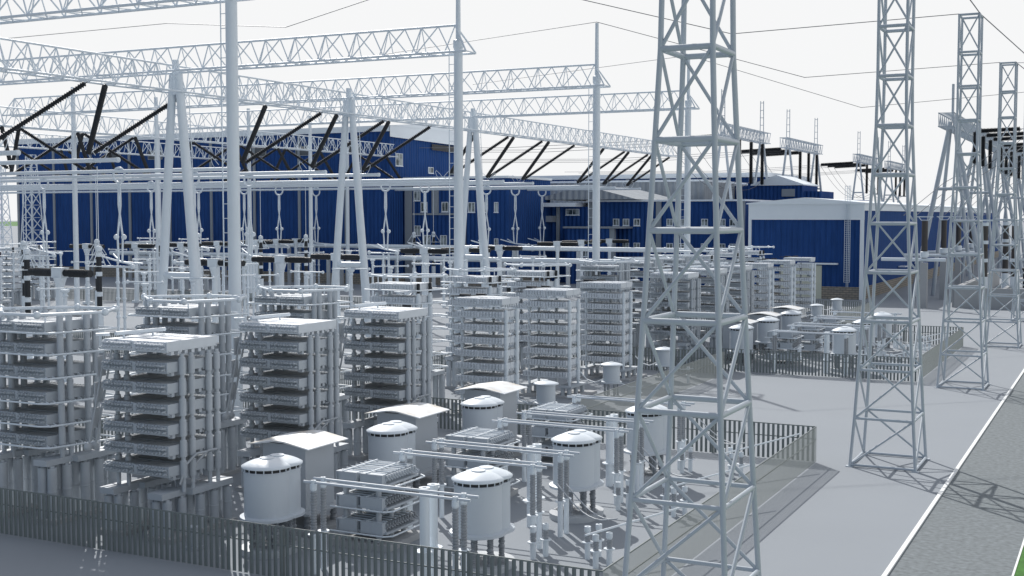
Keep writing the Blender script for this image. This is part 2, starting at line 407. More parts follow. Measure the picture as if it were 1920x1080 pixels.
# ------------------------------------------------------------------ banded instrument posts with pyramid frames and droppers
def instrument(label, group):
    t = thing('voltage_transformer', label, 'instrument transformer', group=group)
    MB().lathe([(.6, 0), (.6, .5), (.42, .5), (.42, 4.6)], 12).build('stand', PAINT, t)
    for z in (4.6, 6.9, 9.1):
        MB().lathe([(.3, z), (.3, z+1.75)], 12).build('insulator', BLACK, t)
        MB().lathe([(.3, z+1.75), (.36, z+1.8), (.36, z+2.2), (.3, z+2.25)], 12).build('collar', PAINT, t)
    m = MB(); c = [(1.5*math.cos(a), 1.5*math.sin(a), 9.8) for a in (.3, .3+math.pi/2, .3+math.pi, .3+3*math.pi/2)]
    for p, q in zip(c, c[1:]+c[:1]): m.tube(p, q, .05, 4); m.tube(p, (0, 0, 12.0), .05, 4)
    m.ball((0, 0, 11.7), .4, 10, 6); m.build('pyramid_frame', PAINT, t)
    MB().tube((0, 0, 12), (0, 0, 21), .05, 5).build('dropper_wire', PAINT, t)
    return t
IL = [(-134, 120.5, 'at the far left'), (-134, 133.8, 'second from the left'), (-134, 147, 'left of the left leaning support'), (-134, 171.7, 'just right of the nearest tall pole'), (-134, 184.8, 'before the cream door'),
      (-134, 222.9, 'before the two-window blue wall'), (-134, 231, 'left of the second tall pole'), (-104, 93.9, 'near left end of first breaker'), (-104, 104.1, 'near right end of first breaker')]
for x, y, n in IL: place('vt', instrument, (x, y, 0), 'black and white banded post with wire pyramid, '+n, group='banded instrument posts')
def lowpost(label, group):
    t = thing('surge_arrester', label, 'surge arrester', group=group)
    MB().lathe([(.45, 0), (.45, .4), (.28, .4), (.28, 3.6)], 10).build('stand', PAINT, t)
    MB().lathe([(.55, 3.6), (.55, 5.3), (.3, 5.4), (.3, 5.7)], 12).build('insulator', BLACK, t)
    m = MB(); m.torus((0, 0, 6.3), 1.5, .08, 'z', 20, 6)
    for a in range(4): m.tube((.3*math.cos(a*1.57), .3*math.sin(a*1.57), 5.6), (1.5*math.cos(a*1.57), 1.5*math.sin(a*1.57), 6.3), .06, 4)
    m.ball((0, 0, 6.0), .35); m.build('grading_ring', PAINT, t)
    return t
for i, (x, y, n) in enumerate(((-78, 85.5, 'behind the leftmost capacitor stack'), (-78, 102, 'in front of the left leaning support'), (-78, 128, 'beside the middle leaning support'), (-80, 143, 'left of the two grey pilasters'), (-80, 160, 'left of the second tall pole'), (-80, 190, 'right of the right leaning support'))):
    place('sa', lowpost, (x, y, 0), 'black arrester with flat white ring, '+n, group='ringed surge arresters')
def plainpost(label, group):
    t = thing('post_insulator', label, 'post insulator', group=group)
    pr = [(.3, 0), (.3, .3), (.24, .3), (.24, 3)]
    for z in (3, 4.9, 6.8): pr += [(.18, z), (.16, z+1.4), (.27, z+1.6), (.18, z+1.8)]
    pr += [(.4, 8.8), (.4, 8.95), (0, 8.95)]
    MB().lathe(pr, 10).build('post', PAINT, t)
    m = MB(); m.tube((-2.2, 0, 9.05), (2.2, 0, 9.05), .08, 6); m.ball((-2.2, 0, 9.05), .18); m.ball((2.2, 0, 9.05), .18); m.build('crossbar', PAINT, t)
    return t
pp = []
for y in (97, 108, 119, 131, 143, 156, 168, 181): pp += [(-101 - (y % 3)*2, y)]
for y in (104, 116, 127, 139, 152, 165, 178, 190, 205): pp += [(-126 - (y % 4), y)]
for y in (120, 134, 149, 163, 177, 192): pp += [(-172, y)]
for y in (80, 91, 99, 107, 116, 125, 134, 143, 153, 164, 176): pp += [(-86+(y % 3), y)]
ROWS = ((-90, 'nearest'), (-110, 'front'), (-140, 'middle'), (-999, 'rear'))
def prow(x): return next(n for lim, n in ROWS if x > lim)
for i, (x, y) in enumerate(pp):
    row = prow(x)
    n = [q for q in pp if prow(q[0]) == row].index((x, y))
    place('pi', plainpost, (x, y, 0), 'slim white post insulator with thin crossbar, %s in %s switchyard row' % (ORD[n], row), rz=.4*(i % 3), group='slim post insulators of the switchyard')
# large gas pipes across the switchyard
for i, (y, z, r, x0, x1) in enumerate(((219, 6.7, .5, -215, -66), (224, 8.9, .45, -215, -72))):
    t = thing('gas_pipe', ['thick white horizontal pipe crossing low in front of the blue hall', 'upper white horizontal pipe crossing in front of the blue hall'][i], 'pipe', (0, y, 0), group='pipes crossing in front of the hall')
    MB().tube((x0, 0, z), (x1, 0, z), r, 16).build('pipe', PAINT, t)
    for q in range(int((x1-x0)/14)):
        MB().box(x0+6+14*q-.3, x0+6+14*q+.3, -.3, .3, 0, z-r).build('support', GREYP, t)
        MB().lathe([(r+.12, -.15), (r+.12, .15)], 16, M=Matrix.Translation((x0+10+14*q, 0, z)) @ Matrix.Rotation(math.pi/2, 4, 'Y')).build('flange', PAINT, t)
# ------------------------------------------------------------------ capacitor banks
def tray_objs(parent, W, D, z, h=.45, ncan=9, depths=None, rail=False, mat=None, top=False):
    # a tray (frame) with two capacitor groups as sub-parts; meshes are shared
    mat = mat or CAPW
    key = ('tray', W, D, ncan, rail, mat.name, top)
    if key not in TR:
        rnd = random.Random(3)
        f = MB()
        f.box(-W, 0, .04, .12, -.06, .03); f.box(-W, 0, D-.1, D-.02, -.06, .1)
        f.box(-.07, 0.0, 0, D, -.02, h+.015); f.box(-W, -W+.07, 0, D, 0, h*.9); f.box(-W/2-.12, -W/2+.12, -.03, D, .0, h*.96)
        f.box(-W, 0, D*.25, D*.29, -.1, -.02); f.box(-W, 0, D*.7, D*.74, -.1, -.02)
        if depths == 2: f.box(-.03, .03, D*.5-.05, D*.5+.05, -.02, h+.03)
        for i in range(7): f.box(-.3, -.02, .3+i*(D-.7)/6, .5+i*(D-.7)/6, -.2, -.03)
        f.box(-W+.1, -.1, D*.3, D*.33, h, h+.025)
        c = MB(); k = MB(); gw = W/2-.19; cw = gw/ncan
        ys = [(0.03, D-.05)] if depths != 2 else [(0.03, D*.5-.1), (D*.5+.1, D-.05)]
        for i in range(ncan):
            x0 = cw*i+.022; x1 = cw*(i+1)-.022; xm = (x0+x1)/2
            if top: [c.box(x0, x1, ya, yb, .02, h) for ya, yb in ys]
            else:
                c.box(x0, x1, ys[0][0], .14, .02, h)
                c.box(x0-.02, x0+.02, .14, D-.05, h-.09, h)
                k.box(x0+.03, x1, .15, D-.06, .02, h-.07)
            for zz in (.06, .26):
                if depths == 2: c.box(x0+.03, x1-.03, -.03, .03, zz, zz+.13)
                else:
                    c.box(x0+.02, x1-.02, -.04-rnd.random()*.06, .03, zz, zz+.12)
                    c.tube((xm+rnd.uniform(-.04, .04), -.2-rnd.random()*.08, zz+.06), (xm, -.02, zz+.06), .045, 5)
                    if rnd.random() < .6: c.ball((xm+rnd.uniform(-.05, .05), -.17, zz+rnd.uniform(.02, .14)), .055, 5, 4)
        rm = None
        if rail:
            r = MB(); e = .45
            P = [(-W-e*.3, -e, -.05), (-.1, -e, -.05), (e, -.2, -.05), (e+.9, D+.2, -.05), (e, D+e, -.05), (-W-e*.3, D+e, -.05), (-W-e, D, -.05), (-W-e, 0, -.05), (-W-e*.3, -e, -.05)]
            r.path(P, .055, 6)
            for i in range(9): r.tube((-.1+e*.8, D*i/8, -.1), (-.02, D*i/8, 0), .03, 4)
            rm = r.mesh('edge_rail', PAINT)
        cg = c.mesh('capacitor_group', mat)
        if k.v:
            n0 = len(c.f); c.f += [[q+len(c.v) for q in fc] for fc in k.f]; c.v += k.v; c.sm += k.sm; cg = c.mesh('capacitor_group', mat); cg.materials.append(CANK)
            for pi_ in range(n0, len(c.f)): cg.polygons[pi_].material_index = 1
        TR[key] = (f.mesh('tray', mat), cg, rm)
    fm, cm, rm = TR[key]
    t = link('tray', fm, parent, (0, 0, z))
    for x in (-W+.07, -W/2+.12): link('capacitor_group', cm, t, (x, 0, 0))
    if rm: link('edge_rail', rm, t)
    return t
TR = {}
def column_mesh(zs, r1, r2, z0, cap=None):
    m = MB(); pr = [(r2, z0)]
    for a, b in zip(zs[:-1], zs[1:]): pr += [(r2, a), (r1, a), (r1, a+(b-a)*.8), (r2, a+(b-a)*.85), (r2, b)]
    return m.lathe(pr, 10)
def legset(t, xc, D, zt, z0, n=5, r=.22):
    bm = MB(); bm.box(xc-.55, xc+.35, -.5, 1.2, zt-.3, zt); bm.box(xc-.15, xc+.75, 1.2, D+.6, zt-.3, zt); bm.build('beam', CAPW, t)
    bm = MB(); bm.box(xc-.7, xc+.9, -.55, D+.7, z0, z0+.22); bm.build('plinth', PADC, t)
    for i in range(n):
        for k, dx in enumerate((-.25, .3)):
            y = -.2+(D+.5)*i/(n-1) + .1*k
            m = MB(); x = xc+dx+.25*(i > 1)
            m.lathe([(r*.5, zt-.3), (r*.5, zt-.42), (r, zt-.42), (r, (zt+z0)/2), (r+.015, (zt+z0)/2-.02), (r+.015, (zt+z0)/2-.08), (r, (zt+z0)/2-.1), (r, z0+.22)], 10, (x, y, 0)); m.build('leg', CAPW, t)
def bank_a(label, group):
    W, D = 4.1, 3.6; t = thing('capacitor_stack', label, 'capacitor stack', group=group)
    for i in range(7): tray_objs(t, W, D, 3.05+i*1.0, top=i == 6, mat=CAPD if i == 6 else CAPW)  # sunlit brightness of the top tray is put into its paler colour
    zs = [2.9+i for i in range(7)]
    for x in (.16, -W+.35, -W+1.0):
        for y in ((.85, 1.5, 2.75, 3.35) if x > 0 else (.6, 2.9)):
            m = column_mesh(zs, .165, .105, 2.2).build('insulator_column', CAPW, t); m.location = (x, y, 0)
    legset(t, -.35, D, 2.3, 0); legset(t, -W+.7, D, 2.3, 0)
    m = MB(); m.tube((-3.5, .3, 9.75), (-3.0, 3.2, 9.75), .1, 8); m.tube((-3.9, .3, 9.7), (-4.3, -.2, 9.7), .08, 6)
    for y in (.8, 2.5): m.tube((-3.45+(y-.8)*.17, y, 9.5), (-3.45+(y-.8)*.17, y, 9.75), .05, 6)
    m.build('top_bar', PAINT, t)
    m = MB()
    for dy in (0, .45):
        m.tube((-W-.1, .3+dy, 8.9), (-W-.9, -.1+dy, 4.2), .055, 6)
    for q in range(3):
        m.box(-W-.5-.2*q, -W-.42-.2*q, .1, .65, 5.0+1.3*(2-q), 6.0+1.3*(2-q))
    m.ball((-W-.95, -.1, 4.1), .22); m.ball((-W-.95, .35, 4.1), .22); m.build('bypass_link', GREYP, t)
    m = MB()
    for y in (1.8, 2.6):
        m.path([(.15, y-1.2, 2.6), (.25, y-.9, 3.5), (.5, y-.4, 4.0), (.75, y, 4.05)], .06, 6)
    m.build('cable', GREYP, t)
    return t
def bank_z(label, group):
    W, D = 4.1, 3.4; t = thing('capacitor_stack', label, 'capacitor stack', group=group)
    zz = [9.65, 8.55, 7.35, 6.1, 4.95, 3.85]
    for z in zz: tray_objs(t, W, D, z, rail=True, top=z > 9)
    zs = sorted(zz) + [10.6]
    for x in (.3, -W+.35, -W+1.0):
        for y in ((.7, 1.3, 2.5, 3.1) if x > 0 else (.6, 1.4, 2.9)):
            m = column_mesh(zs, .17, .12, 2.9)
            if x > 0: m.lathe([(.13, 10.0), (.13, 10.3), (.09, 10.38), (0, 10.42)], 10)
            m = m.build('insulator_column', CAPW, t); m.location = (x, y, 0)
    legset(t, .1, D, 3.2, 0, 5, .24); legset(t, -W+.7, D, 3.2, 0, 5, .24)
    r = MB(); e = .9; cz = 10.55
    q = [(-W-e, D/2, cz), (-W/2, -e, cz), (e*.3, -e*.8, cz), (e+.9, D/2+.6, cz), (e*.6, D+e, cz), (-W/2, D+e*.9, cz), (-W-e, D/2, cz)]
    r.path(q, .09, 7)
    for p in q[:-1]: r.ball(p, .2)
    for x, y in ((-W+.5, .5), (-.5, .5), (-.5, D-.4), (-W+.5, D-.4)): r.tube((x, y, 10.05), (x, y, 10.55), .04, 5)
    r.build('corona_ring', PAINT, t)
    return t
def bank_d(label, group):
    W, D = 4.1, 3.0; t = thing('capacitor_stack', label, 'capacitor stack', group=group)
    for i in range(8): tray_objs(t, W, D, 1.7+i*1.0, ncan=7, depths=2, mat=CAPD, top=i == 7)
    zs = [1.3+i for i in range(8)]
    for x, y in ((.12, .45), (.12, 2.3), (-W+.4, .5), (-W+.4, 2.4), (-W/2, 2.6)):
        m = column_mesh(zs, .17, .12, .9).build('insulator_column', PAINT, t); m.location = (x, y, 0)
        if x > 0: MB().lathe([(.13, 7.75), (.13, 8.0), (.06, 8.12)], 8, (x, y, 0)).build('black_cap', BLACK, t)
    MB().box(-.6, .6, -.3, D+.4, .85, 1.0).build('beam', CAPW, t)
    MB().box(-W-.2, -W+.9, -.3, D+.4, .85, 1.0).build('beam', CAPW, t)
    for x in (-.3, .3, -W, -W+.6):
        for y in (0, 1.4, 2.8): MB().tube((x, y, .2), (x, y, .85), .19, 10).build('leg', CAPW, t)
    MB().box(-1.0, 1.2, -.7, D+1.0, 0, .2).build('plinth', PADC, t)
    MB().box(-W-.8, -W+1.3, -.7, D+1.0, 0, .2).build('plinth', PADC, t)
    m = MB(); m.box(-4.2, -3.3, .9, 1.15, 9.22, 9.38); m.box(-3.1, -2.4, 1.6, 1.85, 9.25, 9.4); m.tube((-4.9, .7, 9.2), (-2.3, 1.9, 9.3), .05, 5); m.build('black_fuse', BLACK, t)
    return t
def bank_e(label, group):
    W, D = 4.1, 3.0; t = thing('capacitor_stack', label, 'capacitor stack', group=group)
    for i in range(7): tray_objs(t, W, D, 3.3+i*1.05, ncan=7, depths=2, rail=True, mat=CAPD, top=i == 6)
    zs = [3.0+i*1.05 for i in range(7)]
    for x, y in ((.2, .45), (.2, 2.3), (-W+.4, .5), (-W+.4, 2.4)):
        m = column_mesh(zs, .2, .14, 2.4).build('insulator_column', PAINT, t); m.location = (x, y, 0)
        if x > 0: MB().lathe([(.14, 9.3), (.14, 10.0), (.1, 10.1), (0, 10.1)], 8, (x, y, 0)).build('column_head', BLACK, t)
    legset(t, .1, D, 2.9, 0, 3, .25); legset(t, -W+.7, D, 2.9, 0, 3, .25)
    r = MB(); e = .9; cz = 10.65
    q = [(-W-e, D/2, cz), (-W/2, -e, cz), (e*.3, -e*.8, cz), (e+.9, D/2+.6, cz), (e*.6, D+e, cz), (-W/2, D+e*.9, cz), (-W-e, D/2, cz)]
    r.path(q, .08, 7)
    for p in q[:-1]: r.ball(p, .2)
    for x, y in ((-W+.5, .5), (-.5, .5), (-.5, D-.4)): r.tube((x, y, 10.0), (x, y, 10.65), .04, 5)
    r.build('corona_ring', PAINT, t)
    return t
YW = ['near yard', 'far yard']
NW = ['first', 'second', 'third']
for Yd in (0, 1):
    oy = 77.4*Yd
    for k in range(3):
        place('ba', bank_a, (-40.6, 44.85+10.4*k+oy, 0), 'grey capacitor stack, four thick side columns, %s in front row, %s' % (NW[k], YW[Yd]), group='front-row capacitor stacks')
        place('bz', bank_z, (-48.7, [45.0, 55.7, 66.9][k]+oy, 0), 'tall-legged capacitor stack under a ball-cornered rail, %s in back row, %s' % (NW[k], YW[Yd]), group='back-row capacitor stacks')
        place('bd', bank_d, (-42.5, [83.6, 95.6, 108.2][k]+oy, 0), 'pale capacitor stack with black fuse on top, %s, rear half of %s' % (NW[k], YW[Yd]), group='pale two-column capacitor stacks')
        place('be', bank_e, (-50.6, [84.0, 96.4, 108.6][k]+oy, 0), 'pale legged capacitor stack under ball-cornered rail, %s, rear half of %s' % (NW[k], YW[Yd]), group='pale back-row capacitor stacks')
for Yd in (0, 1):
    for k in range(3):
        o = MB(); y0 = 44.2+10.4*k+77.4*Yd
        o.box(-.35, .35, -.3, .3, 0, .12); o.box(-.25, .25, -.18, .18, .12, 1.0); o.box(-.29, .29, -.22, .22, 1.0, 1.06)
        b_ = thing('junction_box', 'small grey junction box on a slab between stack and tank, %s, %s' % (NW[k], YW[Yd]), 'junction box', (-38.6, y0, 0), group='small junction boxes')
        o.build('cabinet', SHEDW, b_); MB().box(-.2, .2, -.2, -.182, .2, .95).build('door', GREYP, b_)
# extra far-left banks seen behind the switchyard
for i, (x, y) in enumerate(((-170, 150), (-178, 163), (-150, 128), (-158, 118), (-185, 200), (-170, 196))):
    place('be', bank_e, (x, y, 0), 'pale capacitor stack far behind the switchyard, %s of the distant group' % ORD[i], group='distant capacitor stacks')
# ------------------------------------------------------------------ reactors
def dome(m, cx, cy, R, z0, h, n=28):
    pr = [(R, z0-.05), (R, z0)]; 
    for i in range(1, 8):
        a = i/7; pr.append((R*(1-a) if i < 7 else 0.0, z0+h*(1-(1-a)**2)))
    k = len(m.v)
    for r, z in pr:
        for i in range(n):
            t = 2*math.pi*i/n; m.v.append((cx+max(r, .001)*math.cos(t), cy+max(r, .001)*math.sin(t), z))
    for j in range(len(pr)-1):
        for i in range(n):
            q = (i+1) % n; m.f.append([k+j*n+i, k+j*n+q, k+(j+1)*n+q, k+(j+1)*n+i]); m.sm.append(j > 0)
    m.f.append([k+i for i in range(n)][::-1]); m.sm.append(False)
def reactor(label, group):
    t = thing('reactor_tank', label, 'reactor', group=group)
    L = ((0, 0), (.02, .75))
    sh = MB(); b = MB(); sk = MB(); d = MB(); v = MB(); p = MB(); ln = MB()
    for i, (x, y) in enumerate(L):
        o = .004*i
        sh.lathe([(1.06, 1.75), (1.06, 3.80+o), (1.1, 3.80+o), (1.1, 3.85+o), (0, 3.85+o)], 32, (x, y, 0))
        sk.lathe([(1.2, 1.6+o), (1.26, 1.62+o), (1.26, 1.74+o), (1.06, 1.80+o)], 32, (x, y, 0)); sk.lathe([(0, 1.6+o), (1.2, 1.6+o)], 32, (x, y, 0))
        v.lathe([(1.0, 3.85), (1.0, 4.06)], 24, (x, y, 0))
        for q in range(18):
            a = 2*math.pi*q/18; v2 = (x+1.07*math.cos(a), y+1.07*math.sin(a)); ln.tube((v2[0], v2[1], 3.84), (v2[0], v2[1], 4.06), .025, 4)
        dome(d, x, y, 1.17, 4.06+o, .34)
        p.lathe([(.33, 4.385), (.33, 4.415), (0, 4.42)], 16, (x, y, 0))
        b.lathe([(1.25, 0), (1.25, .3), (0, .3)], 24, (x, y, 0))
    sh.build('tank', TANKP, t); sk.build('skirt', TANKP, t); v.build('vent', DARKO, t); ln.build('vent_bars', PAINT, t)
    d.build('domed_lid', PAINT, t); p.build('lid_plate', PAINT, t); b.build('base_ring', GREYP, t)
    for q in range(8):
        a = 2*math.pi*q/8+.2; x = .01+.85*math.cos(a); y = .37+1.15*math.sin(a)
        pr = [(.14, .3), (.14, .42), (.09, .45)]
        for i in range(6): pr += [(.1, .5+i*.08), (.14, .54+i*.08)]
        pr += [(.16, 1.0), (.09, 1.1)]
        for i in range(5): pr += [(.1, 1.12+i*.08), (.14, 1.16+i*.08)]
        pr += [(.1, 1.6)]
        MB().lathe(pr, 9, (x, y, 0)).build('support_insulator', GREYI, t)
    return t
def small_reactor(label, group):
    t = thing('reactor_tank', label, 'reactor', group=group)
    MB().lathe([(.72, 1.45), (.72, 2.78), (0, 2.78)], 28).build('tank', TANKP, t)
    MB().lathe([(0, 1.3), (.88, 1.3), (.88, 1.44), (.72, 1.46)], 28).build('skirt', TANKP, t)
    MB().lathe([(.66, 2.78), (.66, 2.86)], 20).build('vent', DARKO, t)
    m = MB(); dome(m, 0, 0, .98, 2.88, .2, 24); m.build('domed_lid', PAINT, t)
    MB().lathe([(.2, 3.07), (.2, 3.1), (0, 3.1)], 12).build('lid_plate', PAINT, t)
    MB().lathe([(.9, 0), (.9, .25), (0, .25)], 24).build('base_ring', GREYP, t)
    for q in range(6):
        a = q*math.pi/3+.3; MB().lathe([(.1, .25), (.1, .55), (.14, .6), (.08, .7), (.09, 1.3)], 8, (.55*math.cos(a), .55*math.sin(a), 0)).build('support_insulator', GREYI, t)
    m = MB(); m.path([(-.7, 0, 1.6), (-1.6, .3, 1.2), (-2.6, .8, 1.35), (-3.4, 1.3, 1.9)], .05, 5); m.path([(.8, 0, 1.35), (1.6, .4, 1.0), (2.6, .8, 1.1)], .04, 5); m.build('cable', PAINT, t)
    return t
def shed(label, group):
    t = thing('control_shed', label, 'shed', group=group)
    MB().box(-1.28, 1.28, -1.2, 1.2, 1.1, 4.32).build('wall', SHEDW, t)
    MB().box(-1.75, 1.75, -1.6, 1.6, .98, 1.1).build('floor_slab', GREYP, t)
    m = MB(); m.prism([(-1.82, 4.24), (-.3, 4.48), (.3, 4.48), (1.82, 4.24), (1.82, 4.29), (.35, 4.55), (0, 4.57), (-.35, 4.55), (-1.82, 4.29)], -1.7, 1.7); m.build('roof', STAIN, t)
    for x in (-1.3, 0, 1.3):
        for y in (-1.1, 1.1):
            MB().lathe([(.16, 0.25), (.2, .4), (.13, .5), (.2, .6), (.13, .7), (.18, .85), (.14, .98)], 9, (x, y, 0)).build('support_insulator', GREYI, t)
    MB().box(-1.9, 1.9, -1.7, 1.7, 0, .25).build('plinth', PADC, t)
    return t
def rack(label, group):
    t = thing('resistor_rack', label, 'resistor rack', group=group)
    W, D = 2.7, 3.0
    for z in (.75, 1.9, 3.0):
        m = MB(); m.box(0, W*.42, 0, D*.12, z, z+.55); m.box(W*.5, W-.15, 0, D*.12, z, z+.55); m.box(0, W, .15, D, z, z+.1); m.box(.05, .15, 0, D, z, z+.5); tr = m.build('tray', CAPW, t)
        m = MB()
        for i in range(12):
            y = .3+i*(D-.5)/11; m.box(.1, W-.35, y, y+.12, z+.12, z+.5)
            m.cbox((W-.2, y+.06, z+.3), (.22, .14, .16)); m.cbox((W-.1, y+.02, z+.45), (.12, .08, .1)); m.tube((W-.3, y, z+.55), (W+.05, y+.1, z+.25), .03, 4)
        m.build('resistor_elements', GREYI if z < 3 else CAPW, tr)
        m = MB()
        for x in (.35, 1.65): m.box(x, x+.06, 0, D, z+.56, z+.6)
        for i in range(8): y = .1+i*(D-.3)/7; m.box(.0, W-.2, y, y+.04, z+.52, z+.56)
        m.path([(-.2, -.2, z), (W, -.2, z), (W+.35, .1, z), (W+.35, D, z), (W, D+.25, z)], .045, 5)
        m.build('grid', PAINT, tr)
    for x in (.3, W-.6):
        for y in (.4, 1.5, D-.4):
            MB().lathe([(.14, .3), (.14, .75), (.1, .75), (.15, 1.5), (.1, 1.9), (.15, 2.7), (.1, 3.0)], 8, (x, y, 0)).build('post', GREYP, t)
    MB().box(-.2, W+.2, -.1, D+.1, 0, .3).build('plinth', PADC, t)
    return t
def bushing_post(h, hs, r, name='busbar_post', skirt=True, mat=PAINT, ribm=GREYI):
    def mk(label, group):
        t = thing(name, label, 'insulator post', group=group)
        MB().lathe([(r, 0), (r, hs)], 12).build('stand', mat, t)
        pr = [(r*.9, hs+.05)]; z = hs+.08; n = max(3, int((h-hs-.35)/.12))
        for i in range(n): pr += [(r*1.0, z), (r*1.1, z+.05), (r*.85, z+.1)]; z += (h-hs-.35)/n
        if not skirt: pr = [(r, hs+.05), (r, h-.35), (r*.8, h-.3)]
        MB().lathe(pr, 12).build('insulator', ribm if skirt else mat, t)
        MB().lathe([(r*.8, h-.3), (r*1.15, h-.22), (r*1.15, h), (r*.5, h), (r*.5, h-.05)], 12).build('head', mat, t)
        MB().lathe([(r, hs-.02), (r*2.0, hs), (r*2.0, hs+.05), (r*.8, hs+.06)], 12).build('flange', mat, t)
        return t
    return mk
def busbar(label, group):
    t = thing('busbar', label, 'busbar', group=group)
    MB().tube((-31.7, 0, 0), (-23.5, 0, 0), .062, 8).build('bar', TANKP, t)
    for x in (-31.2, -24.2): MB().lathe([(.1, -.1), (.115, .07), (.115, .1), (.05, .1)], 10, (x, 0, 0)).build('clamp', PAINT, t)
    return t
def lowlink(label, group):
    t = thing('sloping_conductor', label, 'conductor', group=group)
    MB().tube((-20.9, -.4, 1.55), (-17.9, 5.6, 2.0), .05, 8).build('bar', PAINT, t)
    m = MB()
    for dx in (0, .3):
        pts = []
        for i in range(9):
            u = i/8; pts.append((-24.2+dx+3.6*u, 4.0-2.4*u+dx, 2.6-1.35*math.sin(u*math.pi*.62)+.5*u))
        m.path(pts, .035, 5)
    m.build('curved_cable', GREYP, t)
    return t
for Yd in (0, 1):
    oy = 77.4*Yd; yn = YW[Yd]
    for k in range(3):
        y = 10.4*k+oy; nk = NW[k]
        place('re', reactor, (-25.15, 47.15+y, 0), 'white double reactor tank with domed lids, %s in right row, %s' % (nk, yn), group='double reactor tanks')
        place('re', reactor, (-35.15, 45.3+y, 0), 'white double reactor tank beside the sheds, %s in left row, %s' % (nk, yn), group='double reactor tanks')
        place('sh', shed, (-36.75, 49.9+y, 0), 'small grey shed with stained gable roof, %s in the %s' % (nk, yn), group='small control sheds')
        place('ra', rack, (-33.0, 47.7+y, 0), 'low three-tier resistor rack between the tanks, %s in the %s' % (nk, yn), group='resistor racks')
        for j, (yy, nm) in enumerate(((43.4, 'front bar of nearer pair'), (44.12, 'rear bar of nearer pair'), (50.7, 'front bar of farther pair'), (51.4, 'rear bar of farther pair'))):
            place('bb', busbar, (0, yy+y, 4.0), 'white busbar, %s, %s bay, %s' % (nm, nk, yn), group='horizontal busbars')
            for x, sd in ((-31.2, 'left'), (-24.2, 'right')):
                place('bp', bushing_post(3.92, 1.7, .13), (x, yy+y, 0), 'ribbed post at %s end of %s, %s bay, %s' % (sd, nm, nk, yn), group='ribbed busbar posts')
        for j, yy in enumerate((44.5, 45.2)):
            place('fp', bushing_post(4.05, 1.3, .21, 'cable_termination', False), (-26.3, yy+y, 0), 'thick smooth white post, %s one of its pair, %s bay, %s' % (('front', 'rear')[j], nk, yn), group='thick cable posts')
        for j, (x, yy, n) in enumerate(((-23.7, 49.7, 'left front'), (-23.4, 50.4, 'left rear'), (-21.5, 50.8, 'middle front'), (-21.2, 51.4, 'middle rear'), (-20.6, 49.6, 'right front'), (-20.2, 50.2, 'right rear'))):
            place('sp', bushing_post(1.5, .75, .13, 'low_post'), (x, yy-.0+y, 0), 'low ribbed post with a disc, %s, %s bay, %s' % (n, nk, yn), group='low ribbed posts')
        place('ll', lowlink, (0, 49.5+y, 0), 'sloping bar with two curved cables near the fence, %s bay, %s' % (nk, yn), group='sloping conductors')
        place('sr', small_reactor, (-39.0, [84.0, 97.2, 110.6][k]+oy, 0), 'small round reactor with a wide lid, %s, rear half of %s' % (nk, yn), group='small round reactors')
    for j, (x, yy) in enumerate(((-36.2, 83.5), (-36.2, 96.5), (-36.2, 109.3))):
        place('tp', bushing_post(1.5, .7, .13, 'low_post'), (x, yy+oy, 0), 'lone low post beside the long side fence, %s in the %s' % (NW[j], yn), group='low ribbed posts')
# ------------------------------------------------------------------ fences
def fence(label, a, b, h=2.3, fine=False):
    a = V((*a, 0)); b = V((*b, 0)); L = (b-a).length; d = (b-a)/L; ang = math.atan2(d.y, d.x)
    t = thing('slat_fence', label, 'fence', tuple(a), ang, group='slatted metal fences')
    m = MB(); n = int(L/.315)
    if fine:
        n = int(L/.1)
        for i in range(n): x = (i+.5)*L/n; m.box(x-.021, x+.021, -.0035, .0035, .05, h-.05)
    else:
      for i in range(n):
        x = (i+.5)*L/n; m.box(x-.075, x+.075, -.012, .012, .05, h-.05); m.box(x-.075, x-.055, -.05, -.012, .05, h-.05)
    m.build('slats', WIREF if fine else FENCE, t)
    for z in ((h*.64, h-.04) if fine else (h*.64, h-.05)): MB().box(0, L, .014, .055, z-.03, z+.03).build('rail', FENCE, t)
    for k in range(0 if fine else int(L/9)+1):
        x = min(L-.05, .05+k*9.0); MB().box(x-.05, x+.05, .078, .17, 0, h).build('post', FENCE, t)
    return t
for Yd in (0, 1):
    oy = 77.1*Yd; yn = YW[Yd]
    fence('dark slatted fence along the front of the %s' % yn, (-95 if Yd == 0 else -38, 42.1+oy), (-17.25, 42.1+oy))
    fence('slatted fence along the right side of the %s, next to the towers' % yn, (-17.2, 42.1+oy), (-17.2, 77.4+oy), fine=True)
    fence('slatted fence across the middle of the %s, behind the last double tank' % yn, (-60, 77.4+oy), (-17.25, 77.4+oy))
    fence('long slatted side fence of the rear half of the %s' % yn, (-34.9, 77.5+oy), (-34.9, 116.4+oy), fine=True)
    fence('slatted back fence closing the %s' % yn, (-60, 116.5+oy), (-34.95, 116.5+oy))
    fence('slatted fence at the left side behind the capacitor stacks of the %s' % yn, (-60.05, 42.2+oy), (-60.05, 116.4+oy))
fence('pale slatted fence among the switchyard posts, left', (-150, 104), (-92, 104))
fence('pale slatted fence farther back in the switchyard, left', (-190, 168), (-98, 168))
